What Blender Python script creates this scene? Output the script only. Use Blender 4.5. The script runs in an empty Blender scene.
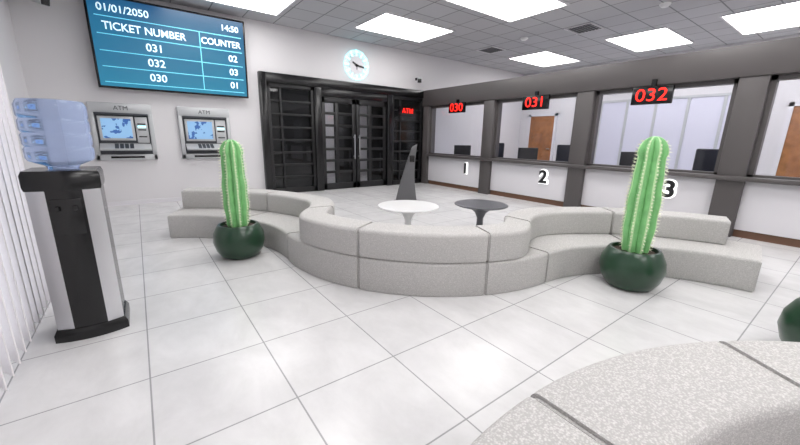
import bpy, bmesh, math, random
from mathutils import Vector, Matrix
random.seed(3)
scene=bpy.context.scene
COL=scene.collection
# ---------------------------------------------------------------- helpers
def lin(c):
    return tuple(((x/255)/12.92 if x/255<=.04045 else ((x/255+.055)/1.055)**2.4) for x in c)+(1,)
def mat(name,rgb,rough=.5,metal=0,emis=None,es=0,spec=None,bump=0,bscale=50,var=0,vscale=5,trans=0,coat=0):
    m=bpy.data.materials.new(name);m.use_nodes=True
    nt=m.node_tree;b=nt.nodes['Principled BSDF']
    c=lin(rgb)
    b.inputs['Base Color'].default_value=c
    b.inputs['Roughness'].default_value=rough;b.inputs['Metallic'].default_value=metal
    if spec is not None:b.inputs['Specular IOR Level'].default_value=spec
    if trans:b.inputs['Transmission Weight'].default_value=trans
    if coat:b.inputs['Coat Weight'].default_value=coat
    if emis:
        b.inputs['Emission Color'].default_value=lin(emis);b.inputs['Emission Strength'].default_value=es
    if bump or var:
        tc=nt.nodes.new('ShaderNodeTexCoord')
    if var:
        n=nt.nodes.new('ShaderNodeTexNoise');n.inputs['Scale'].default_value=vscale;n.inputs['Detail'].default_value=5
        nt.links.new(tc.outputs['Object'],n.inputs['Vector'])
        r=nt.nodes.new('ShaderNodeValToRGB')
        r.color_ramp.elements[0].position=.3;r.color_ramp.elements[1].position=.7
        r.color_ramp.elements[0].color=tuple(x*(1-var) for x in c[:3])+(1,)
        r.color_ramp.elements[1].color=tuple(min(1,x*(1+var)) for x in c[:3])+(1,)
        nt.links.new(n.outputs['Fac'],r.inputs['Fac']);nt.links.new(r.outputs['Color'],b.inputs['Base Color'])
    if bump:
        n=nt.nodes.new('ShaderNodeTexNoise');n.inputs['Scale'].default_value=bscale
        nt.links.new(tc.outputs['Object'],n.inputs['Vector'])
        bp=nt.nodes.new('ShaderNodeBump');bp.inputs['Strength'].default_value=bump;bp.inputs['Distance'].default_value=.01
        nt.links.new(n.outputs['Fac'],bp.inputs['Height']);nt.links.new(bp.outputs['Normal'],b.inputs['Normal'])
    return m
def group(name,loc=(0,0,0)):
    e=bpy.data.objects.new(name,None);e.location=loc;e.empty_display_size=.1;COL.objects.link(e);return e
def finish(name,bm,mats,parent=None,smooth=False,angle=None):
    me=bpy.data.meshes.new(name)
    bmesh.ops.recalc_face_normals(bm,faces=bm.faces)
    bm.to_mesh(me);bm.free()
    if not isinstance(mats,(list,tuple)):mats=[mats]
    for m in mats:me.materials.append(m)
    if smooth or angle:
        for p in me.polygons:p.use_smooth=True
    if angle:
        me.set_sharp_from_angle(angle=math.radians(angle))
    o=bpy.data.objects.new(name,me);COL.objects.link(o)
    if parent:
        o.parent=parent;o.matrix_parent_inverse=Matrix.Translation(-Vector(parent.location))
    return o
def addbox(bm,a,b,bev=0,mi=0,M=None,seg=2):
    r=bmesh.ops.create_cube(bm,size=1)
    vs=r['verts']
    for v in vs:
        v.co=Vector(((a[0]+b[0])/2+v.co.x*(b[0]-a[0]),(a[1]+b[1])/2+v.co.y*(b[1]-a[1]),(a[2]+b[2])/2+v.co.z*(b[2]-a[2])))
    fs=list({f for v in vs for f in v.link_faces})
    for f in fs:f.material_index=mi
    if bev:
        es=list({e for v in vs for e in v.link_edges})
        r=bmesh.ops.bevel(bm,geom=es,offset=bev,segments=seg,affect='EDGES',profile=.5)
        vs=list({v for f in r['faces'] for v in f.verts}|{v for v in vs if v.is_valid})
        for f in r['faces']:f.material_index=mi
    if M is not None:
        for v in vs:v.co=M@v.co
    return vs
def box(name,a,b,m,parent=None,bev=0,M=None):
    bm=bmesh.new();addbox(bm,a,b,bev,0,M);return finish(name,bm,m,parent,angle=40 if bev else None)
def boxes(name,lst,m,parent=None,bev=0):
    bm=bmesh.new()
    for l in lst:
        addbox(bm,l[0],l[1],bev,l[2] if len(l)>2 else 0)
    return finish(name,bm,m,parent,angle=40 if bev else None)
def lathe(name,prof,c,m,parent=None,n=48,M=None,fn=None,mi=None,angle=35):
    bm=bmesh.new();rings=[]
    for j,(r,z) in enumerate(prof):
        if r<1e-5:
            p=Vector((0,0,z));rings.append([bm.verts.new((M@p if M else p)+Vector(c))])
        else:
            ring=[]
            for i in range(n):
                a=2*math.pi*i/n;rr=r*(fn(a,z) if fn else 1)
                p=Vector((rr*math.cos(a),rr*math.sin(a),z))
                ring.append(bm.verts.new((M@p if M else p)+Vector(c)))
            rings.append(ring)
    for j in range(len(rings)-1):
        A,B=rings[j],rings[j+1]
        for i in range(n):
            i2=(i+1)%n
            if len(A)==1 and len(B)==1:continue
            if len(A)==1:f=bm.faces.new((A[0],B[i],B[i2]))
            elif len(B)==1:f=bm.faces.new((A[i],A[i2],B[0]))
            else:f=bm.faces.new((A[i],A[i2],B[i2],B[i]))
            if mi:f.material_index=mi(i,j)
    return finish(name,bm,m,parent,angle=angle)
def text(name,s,loc,size,m,parent=None,face='back',ext=.004,align='CENTER',offset=0,sx=1):
    cu=bpy.data.curves.new(name,'FONT');cu.body=s;cu.size=size;cu.extrude=ext;cu.align_x=align;cu.align_y='CENTER';cu.offset=offset
    o=bpy.data.objects.new(name+'_tmp',cu);COL.objects.link(o)
    dg=bpy.context.evaluated_depsgraph_get();dg.update()
    me=bpy.data.meshes.new_from_object(o.evaluated_get(dg))
    bpy.data.objects.remove(o)
    if isinstance(face,Matrix):R=face
    elif face=='back':R=Matrix.Rotation(math.pi/2,4,'X')
    else:R=Matrix.Rotation(-math.pi/2,4,'Z')@Matrix.Rotation(math.pi/2,4,'X')
    me.transform(Matrix.Translation(loc)@R@Matrix.Diagonal((sx,1,1,1)))
    me.materials.clear();me.materials.append(m)
    o=bpy.data.objects.new(name,me);COL.objects.link(o)
    if parent:
        o.parent=parent;o.matrix_parent_inverse=Matrix.Translation(-Vector(parent.location))
    return o
# ---------------------------------------------------------------- materials
M_wall=mat('wall_paint',(213,211,213),.7,bump=.05,bscale=120)
M_white=mat('white_panel',(215,213,217),.45)
M_black=mat('black_gloss',(12,12,14),.2)
M_blackm=mat('black_matte',(17,17,19),.4)
M_dark=mat('dark_bronze_frame',(78,74,74),.42)
M_steel=mat('brushed_steel',(208,208,211),.28,1)
M_grey=mat('atm_grey',(186,188,190),.38,.2)
M_greyd=mat('atm_dark_grey',(66,69,74),.4,.2)
M_wood=mat('oak_wood',(150,98,58),.4,var=.25,vscale=6)
M_skirt=mat('skirting_brown',(104,74,56),.5)
M_pot=mat('green_glazed_pot',(26,58,38),.3,var=.15,vscale=8,coat=.2)
M_soil=mat('pebble_soil',(60,48,38),.9,bump=.6,bscale=60)
M_cac=mat('cactus_green',(122,186,118),.5,var=.12,vscale=14)
M_cacr=mat('cactus_ridge',(184,218,166),.55)
M_spine=mat('cactus_spine',(240,240,218),.5)
M_tabw=mat('white_table_top',(222,222,222),.3)
M_tabd=mat('dark_grey_table',(88,89,93),.32)
M_tot=mat('totem_grey',(98,98,100),.35,.3)
M_plug=mat('socket_white',(235,235,235),.4)
M_vent=mat('vent_dark_grey',(70,70,74),.6)
M_frost=mat('frosted_glass_panel',(208,208,222),.35)
M_light=mat('light_panel_diffuser',(255,255,255),.5,emis=(255,253,252),es=8.0)
M_fillv=mat('vestibule_fill_glow',(255,255,255),.5,emis=(255,253,252),es=5)  # glow for the added vestibule fill light
M_red=mat('red_led',(255,30,20),.5,emis=(255,28,16),es=2.2)
M_cyan=mat('cyan_glow',(200,255,255),.5,emis=(150,232,245),es=1.6)
M_halo=mat('backlight_white',(255,255,255),.5,emis=(255,255,255),es=1.3)
M_txt=mat('screen_text',(230,245,250),.5,emis=(190,226,238),es=.8)
M_txtl=mat('screen_line',(120,220,235),.5,emis=(60,160,190),es=.6)
M_scr=mat('monitor_screen',(60,120,190),.3,emis=(70,140,215),es=.8)
M_blind=mat('blind_fabric',(230,227,228),.7)
M_chairf=mat('chair_fabric',(52,54,62),.8)
def glass(name,tint,refl=1):
    m=bpy.data.materials.new(name);m.use_nodes=True;nt=m.node_tree
    for n in list(nt.nodes):nt.nodes.remove(n)
    o=nt.nodes.new('ShaderNodeOutputMaterial');mx=nt.nodes.new('ShaderNodeMixShader');t=nt.nodes.new('ShaderNodeBsdfTransparent');g=nt.nodes.new('ShaderNodeBsdfGlossy')
    fr=nt.nodes.new('ShaderNodeFresnel');fr.inputs['IOR'].default_value=1.45
    ge=nt.nodes.new('ShaderNodeNewGeometry');mu=nt.nodes.new('ShaderNodeMath');mu.operation='SUBTRACT';mu.use_clamp=True
    nt.links.new(fr.outputs[0],mu.inputs[0]);nt.links.new(ge.outputs['Backfacing'],mu.inputs[1])
    m2=nt.nodes.new('ShaderNodeMath');m2.operation='MULTIPLY';m2.inputs[1].default_value=refl;nt.links.new(mu.outputs[0],m2.inputs[0])
    t.inputs['Color'].default_value=tint;g.inputs['Roughness'].default_value=.03
    nt.links.new(m2.outputs[0],mx.inputs['Fac']);nt.links.new(t.outputs[0],mx.inputs[1]);nt.links.new(g.outputs[0],mx.inputs[2]);nt.links.new(mx.outputs[0],o.inputs['Surface'])
    return m
M_glass=glass('clear_glass',(.95,.955,.98,1),1)
M_dglass=glass('smoked_glass',(.2,.21,.22,1),1.3)
M_bottle=mat('bottle_blue_plastic',(198,214,246),.1,trans=.85,spec=.6)
M_bottle.node_tree.nodes['Principled BSDF'].inputs['IOR'].default_value=1.2
# floor tiles
def floor_mat():
    m=bpy.data.materials.new('floor_tiles');m.use_nodes=True;nt=m.node_tree;b=nt.nodes['Principled BSDF'];N=nt.nodes.new;Lk=nt.links.new
    tc=N('ShaderNodeTexCoord');mp=N('ShaderNodeMapping');mp.inputs['Location'].default_value=(6.9,5.31,0)
    Lk(tc.outputs['Object'],mp.inputs['Vector'])
    br=N('ShaderNodeTexBrick');br.offset=0;br.squash=1
    br.inputs['Scale'].default_value=1;br.inputs['Brick Width'].default_value=.6;br.inputs['Row Height'].default_value=.6
    br.inputs['Mortar Size'].default_value=.0042;br.inputs['Mortar Smooth'].default_value=.1
    br.inputs['Color1'].default_value=(1,1,1,1);br.inputs['Color2'].default_value=(.96,.96,.965,1);br.inputs['Mortar'].default_value=(.5,.5,.51,1)
    Lk(mp.outputs[0],br.inputs['Vector'])
    n=N('ShaderNodeTexNoise');n.inputs['Scale'].default_value=4;n.inputs['Detail'].default_value=8;n.inputs['Roughness'].default_value=.65;n.inputs['Distortion'].default_value=.3
    mp2=N('ShaderNodeMapping');mp2.inputs['Scale'].default_value=(1,.6,1);Lk(tc.outputs['Object'],mp2.inputs['Vector']);Lk(mp2.outputs[0],n.inputs['Vector'])
    r=N('ShaderNodeValToRGB');r.color_ramp.elements[0].position=.3;r.color_ramp.elements[1].position=.72
    r.color_ramp.elements[0].color=lin((196,195,195));r.color_ramp.elements[1].color=lin((213,212,212))
    Lk(n.outputs['Fac'],r.inputs['Fac'])
    mx=N('ShaderNodeMix');mx.data_type='RGBA';mx.blend_type='MULTIPLY';mx.inputs[0].default_value=1
    Lk(r.outputs['Color'],mx.inputs[6]);Lk(br.outputs['Color'],mx.inputs[7]);Lk(mx.outputs[2],b.inputs['Base Color'])
    b.inputs['Roughness'].default_value=.25;b.inputs['Specular IOR Level'].default_value=.42
    bp=N('ShaderNodeBump');bp.inputs['Strength'].default_value=.3;bp.inputs['Distance'].default_value=.003;bp.invert=True
    Lk(br.outputs['Fac'],bp.inputs['Height']);Lk(bp.outputs['Normal'],b.inputs['Normal'])
    return m
def ceil_mat():
    m=bpy.data.materials.new('ceiling_tiles');m.use_nodes=True;nt=m.node_tree;b=nt.nodes['Principled BSDF'];N=nt.nodes.new;Lk=nt.links.new
    tc=N('ShaderNodeTexCoord')
    br=N('ShaderNodeTexBrick');br.offset=0;br.squash=1
    br.inputs['Scale'].default_value=1;br.inputs['Brick Width'].default_value=.6;br.inputs['Row Height'].default_value=.6
    br.inputs['Mortar Size'].default_value=.012;br.inputs['Mortar Smooth'].default_value=.1
    br.inputs['Color1'].default_value=lin((190,190,194));br.inputs['Color2'].default_value=lin((183,183,187));br.inputs['Mortar'].default_value=lin((128,128,132))
    Lk(tc.outputs['Object'],br.inputs['Vector']);Lk(br.outputs['Color'],b.inputs['Base Color'])
    b.inputs['Roughness'].default_value=.8
    return m
def fabric_mat():
    m=bpy.data.materials.new('grey_woven_fabric');m.use_nodes=True;nt=m.node_tree;b=nt.nodes['Principled BSDF'];N=nt.nodes.new;Lk=nt.links.new
    tc=N('ShaderNodeTexCoord')
    mp=N('ShaderNodeMapping');mp.inputs['Scale'].default_value=(.8,.8,1.6);Lk(tc.outputs['Object'],mp.inputs['Vector'])
    v=N('ShaderNodeTexVoronoi');v.inputs['Scale'].default_value=190;Lk(mp.outputs[0],v.inputs['Vector'])
    n=N('ShaderNodeTexNoise');n.inputs['Scale'].default_value=110;n.inputs['Detail'].default_value=2;Lk(mp.outputs[0],n.inputs['Vector'])
    ad=N('ShaderNodeMath');ad.operation='MULTIPLY_ADD';ad.inputs[1].default_value=.8;Lk(v.outputs['Distance'],ad.inputs[0]);Lk(n.outputs['Fac'],ad.inputs[2])
    r=N('ShaderNodeValToRGB');r.color_ramp.elements[0].position=.5;r.color_ramp.elements[1].position=1.0
    r.color_ramp.elements[0].color=lin((204,202,200));r.color_ramp.elements[1].color=lin((172,170,168))
    Lk(ad.outputs[0],r.inputs['Fac']);Lk(r.outputs['Color'],b.inputs['Base Color'])
    b.inputs['Roughness'].default_value=.95;b.inputs['Specular IOR Level'].default_value=.1
    bp=N('ShaderNodeBump');bp.inputs['Strength'].default_value=.3;bp.inputs['Distance'].default_value=.002;bp.invert=True
    Lk(v.outputs['Distance'],bp.inputs['Height']);Lk(bp.outputs['Normal'],b.inputs['Normal'])
    return m
def tv_mat():
    m=bpy.data.materials.new('tv_screen_blue');m.use_nodes=True;nt=m.node_tree;b=nt.nodes['Principled BSDF'];N=nt.nodes.new;Lk=nt.links.new
    tc=N('ShaderNodeTexCoord');sp=N('ShaderNodeSeparateXYZ');Lk(tc.outputs['Generated'],sp.inputs[0])
    r=N('ShaderNodeValToRGB');e=r.color_ramp.elements
    e[0].position=0.1;e[0].color=lin((34,150,186));e[1].position=1;e[1].color=lin((14,66,130))
    k=r.color_ramp.elements.new(.5);k.color=lin((30,130,172))
    n=N('ShaderNodeTexNoise');n.inputs['Scale'].default_value=1.8;Lk(tc.outputs['Generated'],n.inputs['Vector'])
    a=N('ShaderNodeMath');a.operation='MULTIPLY_ADD';a.inputs[1].default_value=.5;Lk(n.outputs['Fac'],a.inputs[0]);
    a2=N('ShaderNodeMath');a2.operation='MULTIPLY';a2.inputs[1].default_value=.6;Lk(sp.outputs['Z'],a2.inputs[0]);Lk(a2.outputs[0],a.inputs[2])
    Lk(a.outputs[0],r.inputs['Fac']);Lk(r.outputs['Color'],b.inputs['Emission Color']);b.inputs['Emission Strength'].default_value=.78
    b.inputs['Base Color'].default_value=(.01,.02,.03,1);b.inputs['Roughness'].default_value=.25
    return m
def map_mat():
    m=bpy.data.materials.new('atm_map_screen');m.use_nodes=True;nt=m.node_tree;b=nt.nodes['Principled BSDF'];N=nt.nodes.new;Lk=nt.links.new
    tc=N('ShaderNodeTexCoord');n=N('ShaderNodeTexNoise');n.inputs['Scale'].default_value=9;n.inputs['Detail'].default_value=3;Lk(tc.outputs['Object'],n.inputs['Vector'])
    r=N('ShaderNodeValToRGB');r.color_ramp.interpolation='CONSTANT';r.color_ramp.elements[0].color=lin((150,195,235));r.color_ramp.elements[1].position=.54;r.color_ramp.elements[1].color=lin((50,96,170))
    Lk(n.outputs['Fac'],r.inputs['Fac']);Lk(r.outputs['Color'],b.inputs['Emission Color']);b.inputs['Emission Strength'].default_value=.9;b.inputs['Base Color'].default_value=(.02,.04,.08,1)
    return m
M_floor=floor_mat();M_ceil=ceil_mat();M_fab=fabric_mat();M_tv=tv_mat();M_map=map_mat()
# ---------------------------------------------------------------- room shell
ZC=3.55;XL=-8.05;XR=4.6;YB=0;YF=-12
box('floor',(XL-.6,YF-.3,-.1),(XR+.2,2.6,0),M_floor)
box('ceiling',(XL-.2,YF-.2,ZC),(XR+.2,.2,ZC+.15),M_ceil)
boxes('wall_back',[((XL-.2,0,0),(-4.59,.2,ZC)),((-4.59,0,2.58),(0,.2,ZC)),((0,0,0),(XR+.2,.2,ZC))],M_wall)
box('wall_office_rear',(XR,YF,0),(XR+.2,0,ZC),M_wall)
box('wall_front',(XL-.2,YF-.2,0),(XR+.2,YF,ZC),M_wall)
XW=-7.62
boxes('wall_left',[((XL-.2,-3.9,0),(XL,0,ZC)),((XL-.2,-4.1,0),(XW,-3.9,ZC)),((XW-.2,YF,0),(XW,-11,ZC)),((XW-.2,-11,2.9),(XW,-4.1,ZC)),((XW-.2,-11,0),(XW,-4.1,.08))],M_wall)
g=group('window_1',(XW,-7.5,0))
fr=[]
for y in (-11,-9.3,-7.6,-5.9,-4.16):fr.append(((XW-.14,y,.08),(XW-.06,y+.06,2.9)))
fr+=[((XW-.14,-11,.08),(XW-.06,-4.1,.14)),((XW-.14,-11,2.84),(XW-.06,-4.1,2.9))]
boxes('frame',fr,M_white,g)
box('pane',(XW-.11,-11,.1),(XW-.1,-4.1,2.88),M_glass,g)
# vertical blinds
g=group('vertical_blinds',(-7.5,-7,0))
box('head_rail',(-7.55,-11,2.92),(-7.45,-4.25,2.98),M_white,g)
bm=bmesh.new()
y=-4.35
while y>-10.9:
    Mx=Matrix.Translation((-7.5,y,0))@Matrix.Rotation(math.radians(32),4,'Z')
    addbox(bm,(-.003,-.065,.05),(.003,.065,2.93),0,0,Mx);y-=.13
finish('slats',bm,M_blind,g)
box('baseboard_back',(XL,-.015,0),(-4.6,0,.08),M_white)
box('baseboard_left',(XL,-3.9,0),(XL+.015,-.016,.08),M_white)
boxes('wall_vestibule',[((-4.8,2.4,0),(.2,2.5,2.8)),((-4.8,.2,0),(-4.7,2.4,2.8)),((.1,.2,0),(.2,2.4,2.8)),((-4.8,.2,2.7),(.2,2.5,2.8))],M_wall)
g=group('vestibule_fill_light',(-2.3,1.3,2.69));box('diffuser',(-3.2,1.0,2.67),(-1.4,1.6,2.699),M_fillv,g)  # added fill light behind the doors, turns the narrow panes light grey
boxes('rim',[((-3.25,.95,2.66),(-1.35,1.0,2.699)),((-3.25,1.6,2.66),(-1.35,1.65,2.699)),((-3.25,1.0,2.66),(-3.2,1.6,2.699)),((-1.4,1.0,2.66),(-1.35,1.6,2.699))],M_white,g)
# ---------------------------------------------------------------- ceiling light panels
hx,hy=.9,.6
for x,ylist in ((-5.2,(-1.2,-3.9,-6.3,-8.7,-11)),(-1.9,(-1.5,)),(-1.5,(-3.8,-6.3,-8.7,-11)),(2.9,(-1.8,-4.4,-6.4,-8.9,-11.2))):
    for y in ylist:
        g=group('ceiling_light_panel',(x,y,ZC))
        boxes('frame',[((x-hx,y-hy,ZC-.02),(x+hx,y-hy+.03,ZC)),((x-hx,y+hy-.03,ZC-.02),(x+hx,y+hy,ZC)),((x-hx,y-hy+.03,ZC-.02),(x-hx+.03,y+hy-.03,ZC)),((x+hx-.03,y-hy+.03,ZC-.02),(x+hx,y+hy-.03,ZC))],M_white,g)
        box('diffuser',(x-hx+.03,y-hy+.03,ZC-.012),(x+hx-.03,y+hy-.03,ZC-.001),M_light,g)
# ---------------------------------------------------------------- entrance door assembly
g=group('entrance_door_frame',(-2.3,0,0))
fr=[((-4.59,-.12,0),(-4.45,.1,2.58)),((-.14,-.12,0),(0,.1,2.58)),((-4.45,-.12,2.38),(-.14,.1,2.58)),
    ((-3.4,-.12,0),(-3.22,.1,2.38)),((-1.36,-.12,0),(-1.2,.1,2.38)),((-3.22,-.1,2.2),(-1.36,.08,2.38))]
boxes('frame',fr,M_black,g,.008)
def side(x0,x1,n,nm):
    l=[((x0,-.08,0),(x0+.07,.06,2.38)),((x1-.07,-.08,0),(x1,.06,2.38)),((x0,-.08,0),(x1,.06,.12)),((x0,-.08,2.3),(x1,.06,2.38))]
    for i in range(1,n):
        z=.1+i*2.2/n;l.append(((x0,-.07,z-.02),(x1,.05,z+.02)))
    l.append((((x0+x1)/2-.25,-.06,0),((x0+x1)/2-.21,.04,2.38)))
    boxes(nm+'_rails',l,M_blackm,g,.004)
    box(nm+'_glass',(x0+.05,-.01,.1),(x1-.05,0,2.32),M_dglass,g)
side(-4.45,-3.4,8,'left_sidelight');side(-1.2,-.14,8,'right_sidelight')
text('sign',"АТМ",(-.72,-.14,2.0),.17,M_red,g)
box('sign_box',(-1.0,-.13,1.88),(-.42,-.07,2.12),M_black,g)
for k,(x0,x1) in enumerate([(-3.22,-2.3),(-2.28,-1.36)]):
    d=group('door_%d'%(k+1),(x0,0,0))
    l=[((x0+.01,-.06,.01),(x0+.1,.04,2.19)),((x1-.1,-.06,.01),(x1-.01,.04,2.19)),((x0+.01,-.06,.01),(x1-.01,.04,.16)),((x0+.01,-.06,2.07),(x1-.01,.04,2.19))]
    for i in range(1,7):
        z=.16+i*1.95/7;l.append(((x0+.1,-.05,z-.03),(x1-.1,.03,z+.03)))
    xm=x0+.36
    l.append(((xm,-.055,.1),(xm+.09,.035,2.1)))
    boxes('leaf',l,M_blackm,d,.004)
    box('glass_narrow',(x0+.08,-.012,.1),(xm+.02,-.004,2.1),M_glass,d)
    box('glass_wide',(xm+.05,-.012,.1),(x1-.08,-.004,2.1),M_dglass,d)
    hx_=x1-.06 if k==0 else x0+.06
    bm=bmesh.new();addbox(bm,(hx_-.015,-.13,.75),(hx_+.015,-.1,1.35),.01);addbox(bm,(hx_-.01,-.1,.8),(hx_+.01,-.06,.83));addbox(bm,(hx_-.01,-.1,1.27),(hx_+.01,-.06,1.3))
    finish('handle',bm,M_steel,d)
# ---------------------------------------------------------------- tv screen
g=group('queue_display_screen',(-6,-.1,2.7))
W=-7.18;E=-4.83;z0=2.02;Ht=1.40
tilt=Matrix.Translation((0,-.12,z0))@Matrix.Rotation(math.radians(4),4,'X')
def tp(x,y,z):return tilt@Vector((x,y,z))
bm=bmesh.new();addbox(bm,(W,-.03,0),(E,.04,Ht),.01,0,tilt);finish('bezel',bm,M_black,g,angle=40)
bm=bmesh.new();addbox(bm,(W+.035,-.034,.035),(E-.035,-.028,Ht-.035),0,0,tilt);finish('screen',bm,M_tv,g)
box('wall_bracket',(-6.4,-.1,2.5),(-5.6,0,2.9),M_blackm,g)
TR=Matrix.Rotation(math.radians(4),4,'X')@Matrix.Rotation(math.pi/2,4,'X')
def tt(s,x,z,sz,al='LEFT',m=M_txt,sx=1):text('text',s,tp(x,-.037,z),sz,m,g,face=TR,ext=.001,align=al,offset=.0025,sx=sx)
tt('01/01/2050',W+.14,1.21,.15);tt('14:50',E-.12,1.22,.14,'RIGHT')
tt('TICKET NUMBER',W+.18,.95,.165,sx=.93);tt('COUNTER',E-.1,.95,.155,'RIGHT',sx=.92)
for i,(a,b_) in enumerate([('031','02'),('032','03'),('030','01')]):
    z=.70-i*.24
    tt(a,W+.85,z,.17,'CENTER');tt(b_,E-.25,z,.16,'CENTER')
bm=bmesh.new()
for z in (1.09,.83,.58,.34,.1):addbox(bm,(W+.1,-.037,z-.007),(E-.08,-.034,z+.007),0,0,tilt)
addbox(bm,(W+1.55,-.037,.1),(W+1.565,-.034,1.09),0,0,tilt)
finish('table_lines',bm,M_txtl,g)
# ---------------------------------------------------------------- ATMs
def atm(x0,x1):
    z0,z1=.82,1.79;g=group('wall_atm',(x0,-.05,z0));w=x1-x0
    bm=bmesh.new()
    addbox(bm,(x0,-.07,z1-.17),(x1,0,z1),.015)
    addbox(bm,(x0,-.07,z0),(x0+.07,0,z1-.16),.015);addbox(bm,(x1-.07,-.07,z0),(x1,0,z1-.16),.015)
    addbox(bm,(x0,-.07,z0),(x1,0,z0+.1),.015)
    finish('fascia',bm,M_grey,g,angle=40)
    box('recess_back',(x0+.06,-.03,z0+.08),(x1-.06,-.003,z1-.16),M_greyd,g)
    box('hood',(x0+.07,-.1,z1-.2),(x1-.07,-.03,z1-.165),M_greyd,g,.006)
    text('label','ATM',((x0+x1)/2,-.072,z1-.085),.1,M_greyd,g,ext=.003)
    box('screen_bezel',(x0+.1,-.06,z0+.34),(x0+.1+w*.56,-.03,z1-.22),M_grey,g,.008)
    box('screen',(x0+.14,-.064,z0+.38),(x0+.06+w*.56,-.06,z1-.26),M_map,g)
    box('side_panel',(x0+.12+w*.56,-.055,z0+.3),(x1-.09,-.03,z1-.22),M_grey,g,.008)
    bm=bmesh.new();xa=x0+.15+w*.56;xb=x1-.12
    for z in (z0+.62,z0+.52,z0+.4):addbox(bm,(xa,-.062,z),(xb,-.054,z+.02),0)
    finish('slots',bm,M_black,g)
    bm=bmesh.new();addbox(bm,(xa,-.062,z0+.57),(xb,-.055,z0+.6),0);finish('card_slot_light',bm,M_cyan,g)
    bm=bmesh.new();Mx=Matrix.Translation((0,-.03,z0+.28))@Matrix.Rotation(math.radians(28),4,'X')
    addbox(bm,(x0+.08,-.2,-.02),(x1-.08,.0,.015),.006,0,Mx)
    finish('keyboard_shelf',bm,M_grey,g,angle=40)
    bm=bmesh.new()
    for r in range(4):
        for c in range(4):
            addbox(bm,(x0+.28+c*.07,-.18+r*.04,.015),(x0+.335+c*.07,-.15+r*.04,.024),0,0,Mx)
    finish('keys',bm,M_greyd,g)
    box('cash_slot',(x0+.2,-.078,z0+.035),(x1-.2,-.068,z0+.07),M_black,g)
atm(-7.38,-6.50);atm(-6.11,-5.21)
# ---------------------------------------------------------------- clock
g=group('wall_clock',(-2.24,0,2.99));c=(-2.24,2.99)
bm=bmesh.new()
for i in range(60):
    a=i*math.pi/30;r0=.285 if i%5 else .215;hw=.005 if i%5 else .022
    Mx=Matrix.Translation((c[0],-.03,c[1]))@Matrix.Rotation(a,4,'Y')
    addbox(bm,(-hw,-.008,r0),(hw,.008,.34),0,0,Mx)
finish('tick_marks',bm,M_cyan,g)
bm=bmesh.new()
for a,l,hw in ((math.radians(100),.2,.016),(math.radians(-62),.13,.016),(math.radians(180),.1,.008)):
    Mx=Matrix.Translation((c[0],-.045,c[1]))@Matrix.Rotation(a,4,'Y');addbox(bm,(-hw,-.004,-.03),(hw,.004,l),0,0,Mx)
finish('hands',bm,M_blackm,g)
lathe('hub',[(0,0),(.03,0),(.03,.04),(0,.04)],(c[0],-.002,c[1]),M_blackm,g,M=Matrix.Rotation(math.pi/2,4,'X'))
lathe('backplate',[(0,0),(.2,0),(.2,.02),(0,.02)],(c[0],-.001,c[1]),M_white,g,M=Matrix.Rotation(math.pi/2,4,'X'))
bm=bmesh.new()
for i in range(12):
    Mx=Matrix.Translation((c[0],-.012,c[1]))@Matrix.Rotation(i*math.pi/6,4,'Y');addbox(bm,(-.004,-.004,.15),(.004,.012,.3),0,0,Mx)
finish('spokes',bm,M_steel,g)
# ---------------------------------------------------------------- cctv
def cctv(loc,ang):
    g=group('security_camera',loc)
    Mx=Matrix.Translation(loc)@Matrix.Rotation(math.radians(ang),4,'Z')@Matrix.Rotation(math.radians(18),4,'Y')
    bm=bmesh.new();addbox(bm,(-.02,-.06,-.06),(.26,.06,.06),.015,0,Mx);finish('body',bm,M_grey,g,angle=40)
    bm=bmesh.new();addbox(bm,(.255,-.05,-.05),(.275,.05,.05),.01,0,Mx);finish('lens',bm,M_black,g)
    return g
g=cctv((-.35,-.16,2.86),-130);box('bracket',(-.38,-.17,2.84),(-.32,-.001,2.9),M_blackm,g)
g=cctv((-7.72,-.2,3.2),-60);box('bracket',(-7.75,-.2,3.18),(-7.68,-.001,3.24),M_blackm,g)
g=cctv((-1.2,-7.3,3.25),160);box('bracket',(-1.22,-7.32,3.25),(-1.17,-7.27,ZC-.001),M_blackm,g)
# ---------------------------------------------------------------- teller counter
g=group('teller_counter_partition',(0,-6,0))
ys=[-.17,-2.45,-4.65,-6.85,-9.05,-11.25]
bm=bmesh.new()
for y in ys:addbox(bm,(-.14,y-.15,0),(.16,y+.15,2.2),.01)
addbox(bm,(-.16,YF+.02,2.17),(.18,-.02,2.58),.01)
finish('pillars_and_beam',bm,M_dark,g,angle=40)
lst=[];inn=[];gl=[]
yy=ys+[-13.2]
for i in range(len(ys)):
    a=yy[i]-.15;b=max(yy[i+1]+.15,YF+.02)
    if b>=a:continue
    lst.append(((-.06,b,.11),(.1,a,.8)))
    inn+=[((-.05,a-.06,.86),(.08,a,2.17)),((-.05,b,.86),(.08,b+.06,2.17)),((-.05,b,2.11),(.08,a,2.17)),((-.05,b,.86),(.08,a,.89))]
    gl.append(((.0,b+.05,.88),(.01,a-.05,2.12)))
boxes('front_panels',lst,M_white,g,.006)
boxes('window_frames',inn,M_dark,g)
boxes('glazing',gl,M_glass,g)
box('counter_ledge',(-.2,YF+.05,.8),(.2,-.33,.86),M_dark,g,.01)
box('plinth',(-.03,YF+.05,0),(.08,-.33,.11),M_skirt,g)
g=group('teller_desk',(.6,-6,0))
box('desk_top',(.25,YF+.05,.7),(1.0,-.33,.74),M_white,g,.005)
boxes('desk_supports',[((.3,y-.03,0),(.95,y+.03,.7)) for y in (-.4,-2.45,-4.65,-6.85,-9.05,-11.25)],M_white,g)
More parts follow.
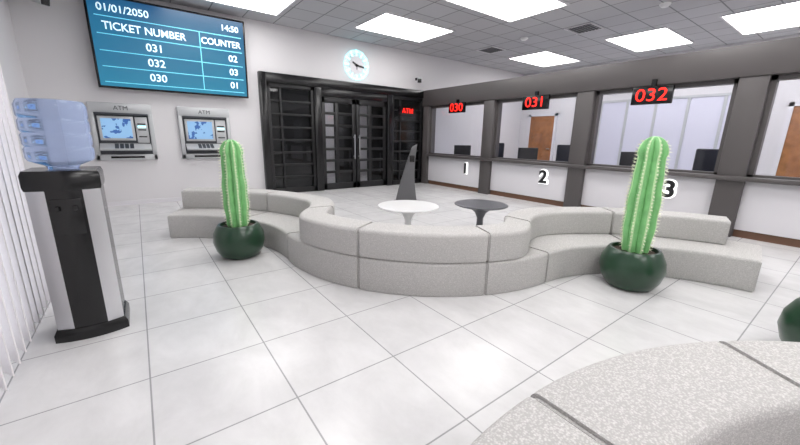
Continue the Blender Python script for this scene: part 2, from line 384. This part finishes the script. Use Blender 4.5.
for i,(yn,zn,s) in enumerate([(-1.8,.55,'1'),(-3.98,.55,'2'),(-6.16,.57,'3')]):
    q=group('counter_number_sign',(-.07,yn,zn))
    text('number',s,(-.11,yn,zn),.36,M_blackm,q,'c',.01,offset=.012)
    text('backlight',s,(-.072,yn,zn),.36,M_halo,q,'c',.006,offset=.028)
for i,(ya,yb,za,zb_,s) in enumerate([(-1.22,-1.76,1.93,2.17,'030'),(-3.40,-3.98,1.9,2.17,'031'),(-5.45,-6.0,1.88,2.14,'032')]):
    q=group('led_number_display',(-.2,(ya+yb)/2,za))
    box('housing',(-.23,yb,za),(-.17,ya,zb_),M_black,q,.005)
    text('digits',s,(-.233,(ya+yb)/2,(za+zb_)/2),.27,M_red,q,'c',.002,offset=-.001,sx=1.12)
    box('hanger',(-.21,(ya+yb)/2-.03,zb_-.01),(-.15,(ya+yb)/2+.03,2.25),M_black,q)
# ---------------------------------------------------------------- office furniture
def monitor(x,y,ang):
    q=group('desktop_monitor',(x,y,.74));Mx=Matrix.Translation((x,y,.741))@Matrix.Rotation(math.radians(ang),4,'Z')
    bm=bmesh.new();addbox(bm,(-.015,-.24,.08),(.02,.24,.38),.006,0,Mx);addbox(bm,(-.02,-.03,.01),(-.0,.03,.12),0,0,Mx);addbox(bm,(-.09,-.1,0),(.07,.1,.012),.004,0,Mx)
    finish('case',bm,M_blackm,q,angle=40)
    bm=bmesh.new();addbox(bm,(.02,-.225,.1),(.024,.225,.365),0,0,Mx);finish('screen',bm,M_scr,q)
    bm=bmesh.new();addbox(bm,(.18,-.2,0),(.32,.2,.018),.004,0,Mx);finish('keyboard',bm,M_plug,q)
for y,a in ((-1.0,60),(-2.0,-50),(-3.1,60),(-4.15,-60),(-5.3,65),(-7.9,60)):monitor(.6,y,a)
def chair(x,y,ang):
    q=group('office_chair',(x,y,0));Mx=Matrix.Translation((x,y,0))@Matrix.Rotation(math.radians(ang),4,'Z')
    bm=bmesh.new();addbox(bm,(-.24,-.24,.42),(.24,.24,.5),.035,0,Mx,3);addbox(bm,(.2,-.22,.55),(.27,.22,1.2),.03,0,Mx,3);finish('seat_and_back',bm,M_chairf,q,angle=50)
    bm=bmesh.new();addbox(bm,(-.03,-.03,.08),(.03,.03,.43),.01,0,Mx);addbox(bm,(.22,-.03,.42),(.26,.03,.7),0,0,Mx)
    for s in (-1,1):
        addbox(bm,(-.1,s*.27-.02,.45),(-.06,s*.27+.02,.66),0,0,Mx);addbox(bm,(-.16,s*.27-.03,.66),(.12,s*.27+.03,.69),.008,0,Mx)
    for i in range(5):
        addbox(bm,(0,-.02,.05),(.3,.02,.09),.005,0,Mx@Matrix.Rotation(i*2*math.pi/5,4,'Z'));
        addbox(bm,(.27,-.02,0),(.32,.02,.05),.008,0,Mx@Matrix.Rotation(i*2*math.pi/5,4,'Z'))
    finish('base',bm,M_blackm,q)
for y in (-1.4,-3.5,-6.25,-8.0):chair(1.45,y,15)
for k,y in enumerate((-.9,-7.2)):
    q=group('door_%d'%(k+3),(XR,y,0))
    box('leaf',(XR-.05,y-.45,0),(XR-.002,y+.45,2.1),M_wood,q,.005)
    boxes('casing',[((XR-.07,y-.53,0),(XR-.002,y-.45,2.18)),((XR-.07,y+.45,0),(XR-.002,y+.53,2.18)),((XR-.07,y-.53,2.1),(XR-.002,y+.53,2.18))],M_white,q)
    box('handle',(XR-.1,y-.38,1.0),(XR-.05,y-.28,1.03),M_steel,q)
q=group('office_glass_partition',(XR-.1,-4.2,0))
box('frosted_panels',(XR-.07,-6.3,.1),(XR-.04,-2.1,2.4),M_frost,q)
l=[((XR-.09,-6.35,0),(XR-.02,-2.05,.1)),((XR-.09,-6.35,2.4),(XR-.02,-2.05,2.46))]
for i in range(7):l.append(((XR-.09,-6.35+i*.7,.1),(XR-.02,-6.29+i*.7,2.4)))
boxes('mullions',l,M_grey,q)
# ---------------------------------------------------------------- serpentine bench
WD=.74;TB=.31;HS=.3;HB=.55
def arcpts(segs,step=.04):
    out=[];s=0;marks=[0]
    for (c,r,a0,a1,sg) in segs:
        L=abs(a1-a0)*r;n=max(2,int(L/step))
        for i in range(n+1):
            a=a0+(a1-a0)*i/n
            if out and i==0:continue
            out.append((s+L*i/n,Vector((c[0]+r*math.cos(a),c[1]+r*math.sin(a))),Vector((math.cos(a),math.sin(a)))*sg))
        s+=L;marks.append(s)
    return out,marks
def ribbon(name,st,af,bf,z0,z1,r,m,parent,crown=0):
    bm=bmesh.new();rings=[]
    for (s,p,n) in st:
        a,b=af(s),bf(s);ring=[]
        cs=[(b-r,z1-r,0),(a+r,z1-r,90),(a+.012,z0+.012,180),(b-.012,z0+.012,270)]
        for k,(ox,oz,an) in enumerate(cs):
            rr=r if k<2 else .012
            for j in range(5):
                t=math.radians(an+j*22.5);o=ox+rr*math.cos(t);z=oz+rr*math.sin(t)
                q=p+n*o;ring.append(bm.verts.new((q.x,q.y,z)))
        rings.append(ring)
    N=len(rings[0])
    for A,B in zip(rings,rings[1:]):
        for i in range(N):bm.faces.new((A[i],A[(i+1)%N],B[(i+1)%N],B[i]))
    bm.faces.new(rings[0]);bm.faces.new(rings[-1][::-1])
    es=[e for e in bm.edges if len(e.link_faces)==2 and any(len(f.verts)>4 for f in e.link_faces)]
    bmesh.ops.bevel(bm,geom=es,offset=.012,segments=2,affect='EDGES')
    return finish(name,bm,m,parent,angle=50)
def bench(name,segs,cuts,gfun,loc,trim=(0,0)):
    g=group(name,loc);st,marks=arcpts(segs);tot=marks[-1]
    def interp(s):
        for A,B in zip(st,st[1:]):
            if A[0]<=s<=B[0]:
                t=(s-A[0])/(B[0]-A[0]+1e-9);return (s,A[1].lerp(B[1],t),A[2].lerp(B[2],t).normalized())
        return st[-1]
    cs=cuts(marks)
    def sub(a,b):return [interp(a)]+[x for x in st if a+.01<x[0]<b-.01]+[interp(b)]
    for i,(s0,s1) in enumerate(zip(cs,cs[1:])):
        a,b=s0+.002,s1-.002
        ribbon('seat_module_%d'%(i+1),sub(a,b),lambda s:0,lambda s:WD,0,HS,.03,M_fab,g)
        if i==0:a+=trim[0]
        if i==len(cs)-2:b-=trim[1]
        ribbon('backrest_module_%d'%(i+1),sub(a,b),lambda s:gfun(s,marks)*(WD-TB),lambda s:gfun(s,marks)*(WD-TB)+TB,HS+.002,HB,.035,M_fab,g)
    return g
def sstep(x):x=max(0,min(1,x));return x*x*(3-2*x)
Mc=(-3.87,-4.63);R0=1.78
CL=(-7.27,-4.36);rl=math.dist(CL,Mc)-R0;aL=math.atan2(Mc[1]-CL[1],Mc[0]-CL[0])
CR=(-3.9,-7.82);rr_=math.dist(CR,Mc)-R0;aR=math.atan2(Mc[1]-CR[1],Mc[0]-CR[0])
segs=[(CL,rl,math.radians(66),aL,1),(Mc,R0,aL+math.pi,aR+math.pi,-1),(CR,rr_,aR,math.radians(8.5),1)]
def cuts(m):
    L=m[2]-m[1];return [0,m[1]*.5,m[1],m[1]+L*.38,m[1]+L*.76,m[2],(m[2]+m[3])/2,m[3]]
def gf(s,m):
    return max(1-sstep((s-(m[1]-.45))/.9),sstep((s-(m[2]-.45))/.9))
bench('serpentine_bench_sofa',segs,cuts,gf,(-4.5,-5.5,0),(.03,.2))
Fc=(-5.97,-9.33)
TB=.35
bench('serpentine_bench_sofa',[(Fc,1.80,math.radians(118),math.radians(15),-1)],lambda m:[m[1]*i/3.5 for i in range(4)]+[m[1]],lambda s,m:0,(-5.5,-8.2,0))
# ---------------------------------------------------------------- tables
def table(name,x,y,z,r,m,mb):
    g=group(name,(x,y,0))
    lathe('top',[(0,z-.03),(r-.03,z-.03),(r,z-.015),(r,z-.006),(r-.008,z),(0,z)],(x,y,0),m,g)
    lathe('pedestal',[(0,0),(.155,0),(.155,.012),(.12,.03),(.06,.07),(.045,.15),(.045,.24),(.08,.32),(.17,z-.05),(.22,z-.031),(0,z-.031)],(x,y,0),mb,g)
table('round_side_table',-4.03,-4.49,.44,.40,M_tabw,M_tabw)
table('round_side_table',-3.1,-4.92,.44,.36,M_tabd,M_tabd)
# ---------------------------------------------------------------- ticket totem (curved fin)
g=group('ticket_dispenser_totem',(-2.3,-2.3,0))
bm=bmesh.new()
d=Vector((.801,-.598,0));nrm=Vector((.598,.801,0));C0=Vector((-2.35,-2.3,0))
n=24;rings=[]
for i in range(n+1):
    t=i/n;z=1.17*t
    l=-.24+.33*t**1.2;rgt=.2-.02*t-.05*math.sin(math.pi*t)
    if i==n:l=rgt-.02
    th=.06*(1-.55*t)+.0
    c=[(l,-th*.4),(l,th*.4),((l+rgt)/2,th),(rgt,th*.4),(rgt,-th*.4),((l+rgt)/2,-th)]
    rings.append([bm.verts.new(C0+d*a+nrm*b+Vector((0,0,z))) for a,b in c])
for A,B in zip(rings,rings[1:]):
    for i in range(6):bm.faces.new((A[i],A[(i+1)%6],B[(i+1)%6],B[i]))
bm.faces.new(rings[0]);bm.faces.new(rings[-1][::-1])
finish('fin_body',bm,M_tot,g,angle=60)
lathe('base_plate',[(0,0),(.28,0),(.28,.015),(.26,.02),(0,.02)],tuple(C0),M_tot,g)
bm=bmesh.new();Mx=Matrix(((d.x,nrm.x,0,C0.x),(d.y,nrm.y,0,C0.y),(0,0,1,0),(0,0,0,1)))
addbox(bm,(.03,-.065,.82),(.13,-.03,.95),.004,0,Mx);finish('ticket_slot',bm,M_black,g)
# ---------------------------------------------------------------- cacti
def cactus(x,y,h,r,seed):
    rnd=random.Random(seed);g=group('potted_cactus',(x,y,0))
    k=.26
    lathe('pot',[(0,0),(.15,0),(.19,.02),(.235,.09),(k,.18),(.25,.27),(.215,.345),(.2,.365),(.18,.365),(.175,.33),(0,.33)],(x,y,0),M_pot,g)
    lathe('soil',[(0,.345),(.1,.345),(.176,.333)],(x,y,0),M_soil,g,n=32)
    R=8;nn=R*10
    prof=[(r*.8,.33)]
    for i in range(1,20):
        t=i/20;prof.append((r*(.85+.15*math.sin(math.pi*min(1,t*1.2)))*(1+.03*math.sin(t*23+seed)),.33+(h-.33-r)*t))
    for i in range(9):
        a=i/9*math.pi/2;prof.append((r*.9*math.cos(a)+.001,h-r*1.1+r*1.1*math.sin(a)))
    prof.append((0,h))
    fn=lambda a,z:.72+.28*abs(math.cos(R*a/2))**.9
    lathe('stem',prof,(x,y,0),[M_cac,M_cacr],g,n=nn,fn=fn,mi=lambda i,j:1 if (i%10 in (0,9)) else 0,angle=80)
    bm=bmesh.new()
    for kx in range(R):
        a=2*math.pi*kx/R;z=.38
        while z<h-.02:
            t=(z-.33)/(h-.33);rr=r*(.85+.15*math.sin(math.pi*min(1,t*1.2)))
            if z>h-r*1.1:rr=r*.9*math.sqrt(max(0,1-((z-(h-r*1.1))/(r*1.1))**2))
            for s in range(5):
                da=rnd.uniform(-.6,.6);dz=rnd.uniform(-.6,.6);L=rnd.uniform(.018,.032)
                p=Vector((x+rr*math.cos(a),y+rr*math.sin(a),z));dr=Vector((math.cos(a+da),math.sin(a+da),dz)).normalized()
                sd=dr.cross(Vector((0,0,1))).normalized()*.0025;up=dr.cross(sd).normalized()*.0025
                tip=bm.verts.new(p+dr*L);b=[bm.verts.new(p+sd),bm.verts.new(p+up),bm.verts.new(p-sd-up)]
                for q in range(3):bm.faces.new((b[q],b[(q+1)%3],tip))
            z+=.03
    finish('spines',bm,M_spine,g)
cactus(-6.02,-4.05,1.25,.125,1);cactus(-3.28,-6.88,1.35,.13,2);cactus(-3.56,-8.11,1.2,.13,3)
# ---------------------------------------------------------------- water cooler
x0,y0=-7.18,-5.03
g=group('water_cooler',(x0,y0,0))
def cooler_ring(hw,dp,bow,z,bm):
    pts=[];n=16
    for i in range(n+1):
        t=-1+2*i/n;pts.append((hw*t,-dp-bow*(1-t*t)))
    pts+=[(hw,dp*.9),(hw-.03,dp),(-hw+.03,dp),(-hw,dp*.9)]
    return [bm.verts.new((x0+a,y0+b,z)) for a,b in pts]
def cooler_part(name,levels,mfun,mats):
    bm=bmesh.new();rs=[cooler_ring(h,d,b,z,bm) for h,d,b,z in levels];N=len(rs[0])
    for A,B in zip(rs,rs[1:]):
        for i in range(N):
            f=bm.faces.new((A[i],A[(i+1)%N],B[(i+1)%N],B[i]));f.material_index=mfun(i)
    bm.faces.new(rs[0][::-1]);bm.faces.new(rs[-1]);return finish(name,bm,mats,g,angle=35)
cooler_part('base',[(.185,.16,.04,0),(.185,.16,.04,.05),(.17,.15,.04,.08)],lambda i:0,[M_black])
cooler_part('body',[(.165,.145,.04,.08),(.165,.145,.04,.96)],lambda i:1 if (i<4 or 11<i<=15) else 0,[M_black,M_steel])
cooler_part('top_collar',[(.17,.15,.045,.96),(.175,.155,.045,.98),(.175,.155,.045,1.05),(.165,.145,.04,1.075)],lambda i:0,[M_black])
bm=bmesh.new()
for s in (-1,1):addbox(bm,(x0+s*.04-.01,y0-.215,.84),(x0+s*.04+.01,y0-.18,.87),.005)
finish('taps',bm,M_black,g)
box('tap_recess',(x0-.07,y0-.19,.69),(x0+.07,y0-.178,.91),M_black,g,.004)
B=1.075
prof=[(.0,B),(.07,B),(.08,B+.02),(.15,B+.05),(.16,B+.07),(.16,B+.12),(.152,B+.135),(.16,B+.15),(.16,B+.2),(.152,B+.215),(.16,B+.23),(.16,B+.28),(.152,B+.295),(.16,B+.31),(.16,B+.37),(.145,B+.4),(.05,B+.41),(0,B+.41)]
lathe('bottle',prof,(x0,y0,0),M_bottle,g,angle=30)
for x,y in ((-6.6,-2.4),(-2.7,-5.1),(.6,-2.7),(-3.3,-2.7),(.6,-5.4)):
    lathe('ceiling_smoke_detector',[(0,ZC-.05),(.05,ZC-.05),(.08,ZC-.02),(.085,ZC-.001),(0,ZC-.001)],(x,y,0),M_plug)
for x,y in ((.9,-3.9),(-3.3,-4.5),(.9,-1.5)):
    g=group('ceiling_air_vent',(x,y,ZC))
    l=[((x-.28,y-.28,ZC-.015),(x+.28,y-.25,ZC-.001)),((x-.28,y+.25,ZC-.015),(x+.28,y+.28,ZC-.001)),((x-.28,y-.25,ZC-.015),(x-.25,y+.25,ZC-.001)),((x+.25,y-.25,ZC-.015),(x+.28,y+.25,ZC-.001))]
    boxes('frame',l,M_white,g)
    boxes('louvres',[((x-.25,y-.25+i*.07,ZC-.012),(x+.25,y-.21+i*.07,ZC-.002)) for i in range(7)],M_vent,g)
# ---------------------------------------------------------------- light
w=bpy.data.worlds.new('world');scene.world=w;w.use_nodes=True
w.node_tree.nodes['Background'].inputs['Color'].default_value=(.97,.97,1,1);w.node_tree.nodes['Background'].inputs['Strength'].default_value=1.5
# ---------------------------------------------------------------- camera
f,yaw,pit,rol,cx,cy,H=347.96,.6410,.2395,.0187,-6.7993,-8.0266,1.3
Fv=Vector((math.sin(yaw)*math.cos(pit),math.cos(yaw)*math.cos(pit),-math.sin(pit)));Rv=Vector((math.cos(yaw),-math.sin(yaw),0));Uv=Rv.cross(Fv)
R2=Rv*math.cos(rol)+Uv*math.sin(rol);U2=-Rv*math.sin(rol)+Uv*math.cos(rol)
cam=bpy.data.cameras.new('camera');co=bpy.data.objects.new('camera',cam);COL.objects.link(co)
cam.sensor_width=36;cam.lens=f/800*36;cam.clip_start=.05
co.matrix_world=Matrix(((R2.x,U2.x,-Fv.x,cx),(R2.y,U2.y,-Fv.y,cy),(R2.z,U2.z,-Fv.z,H),(0,0,0,1)))
scene.camera=co
scene.view_settings.view_transform='Standard'
scene.view_settings.exposure=0
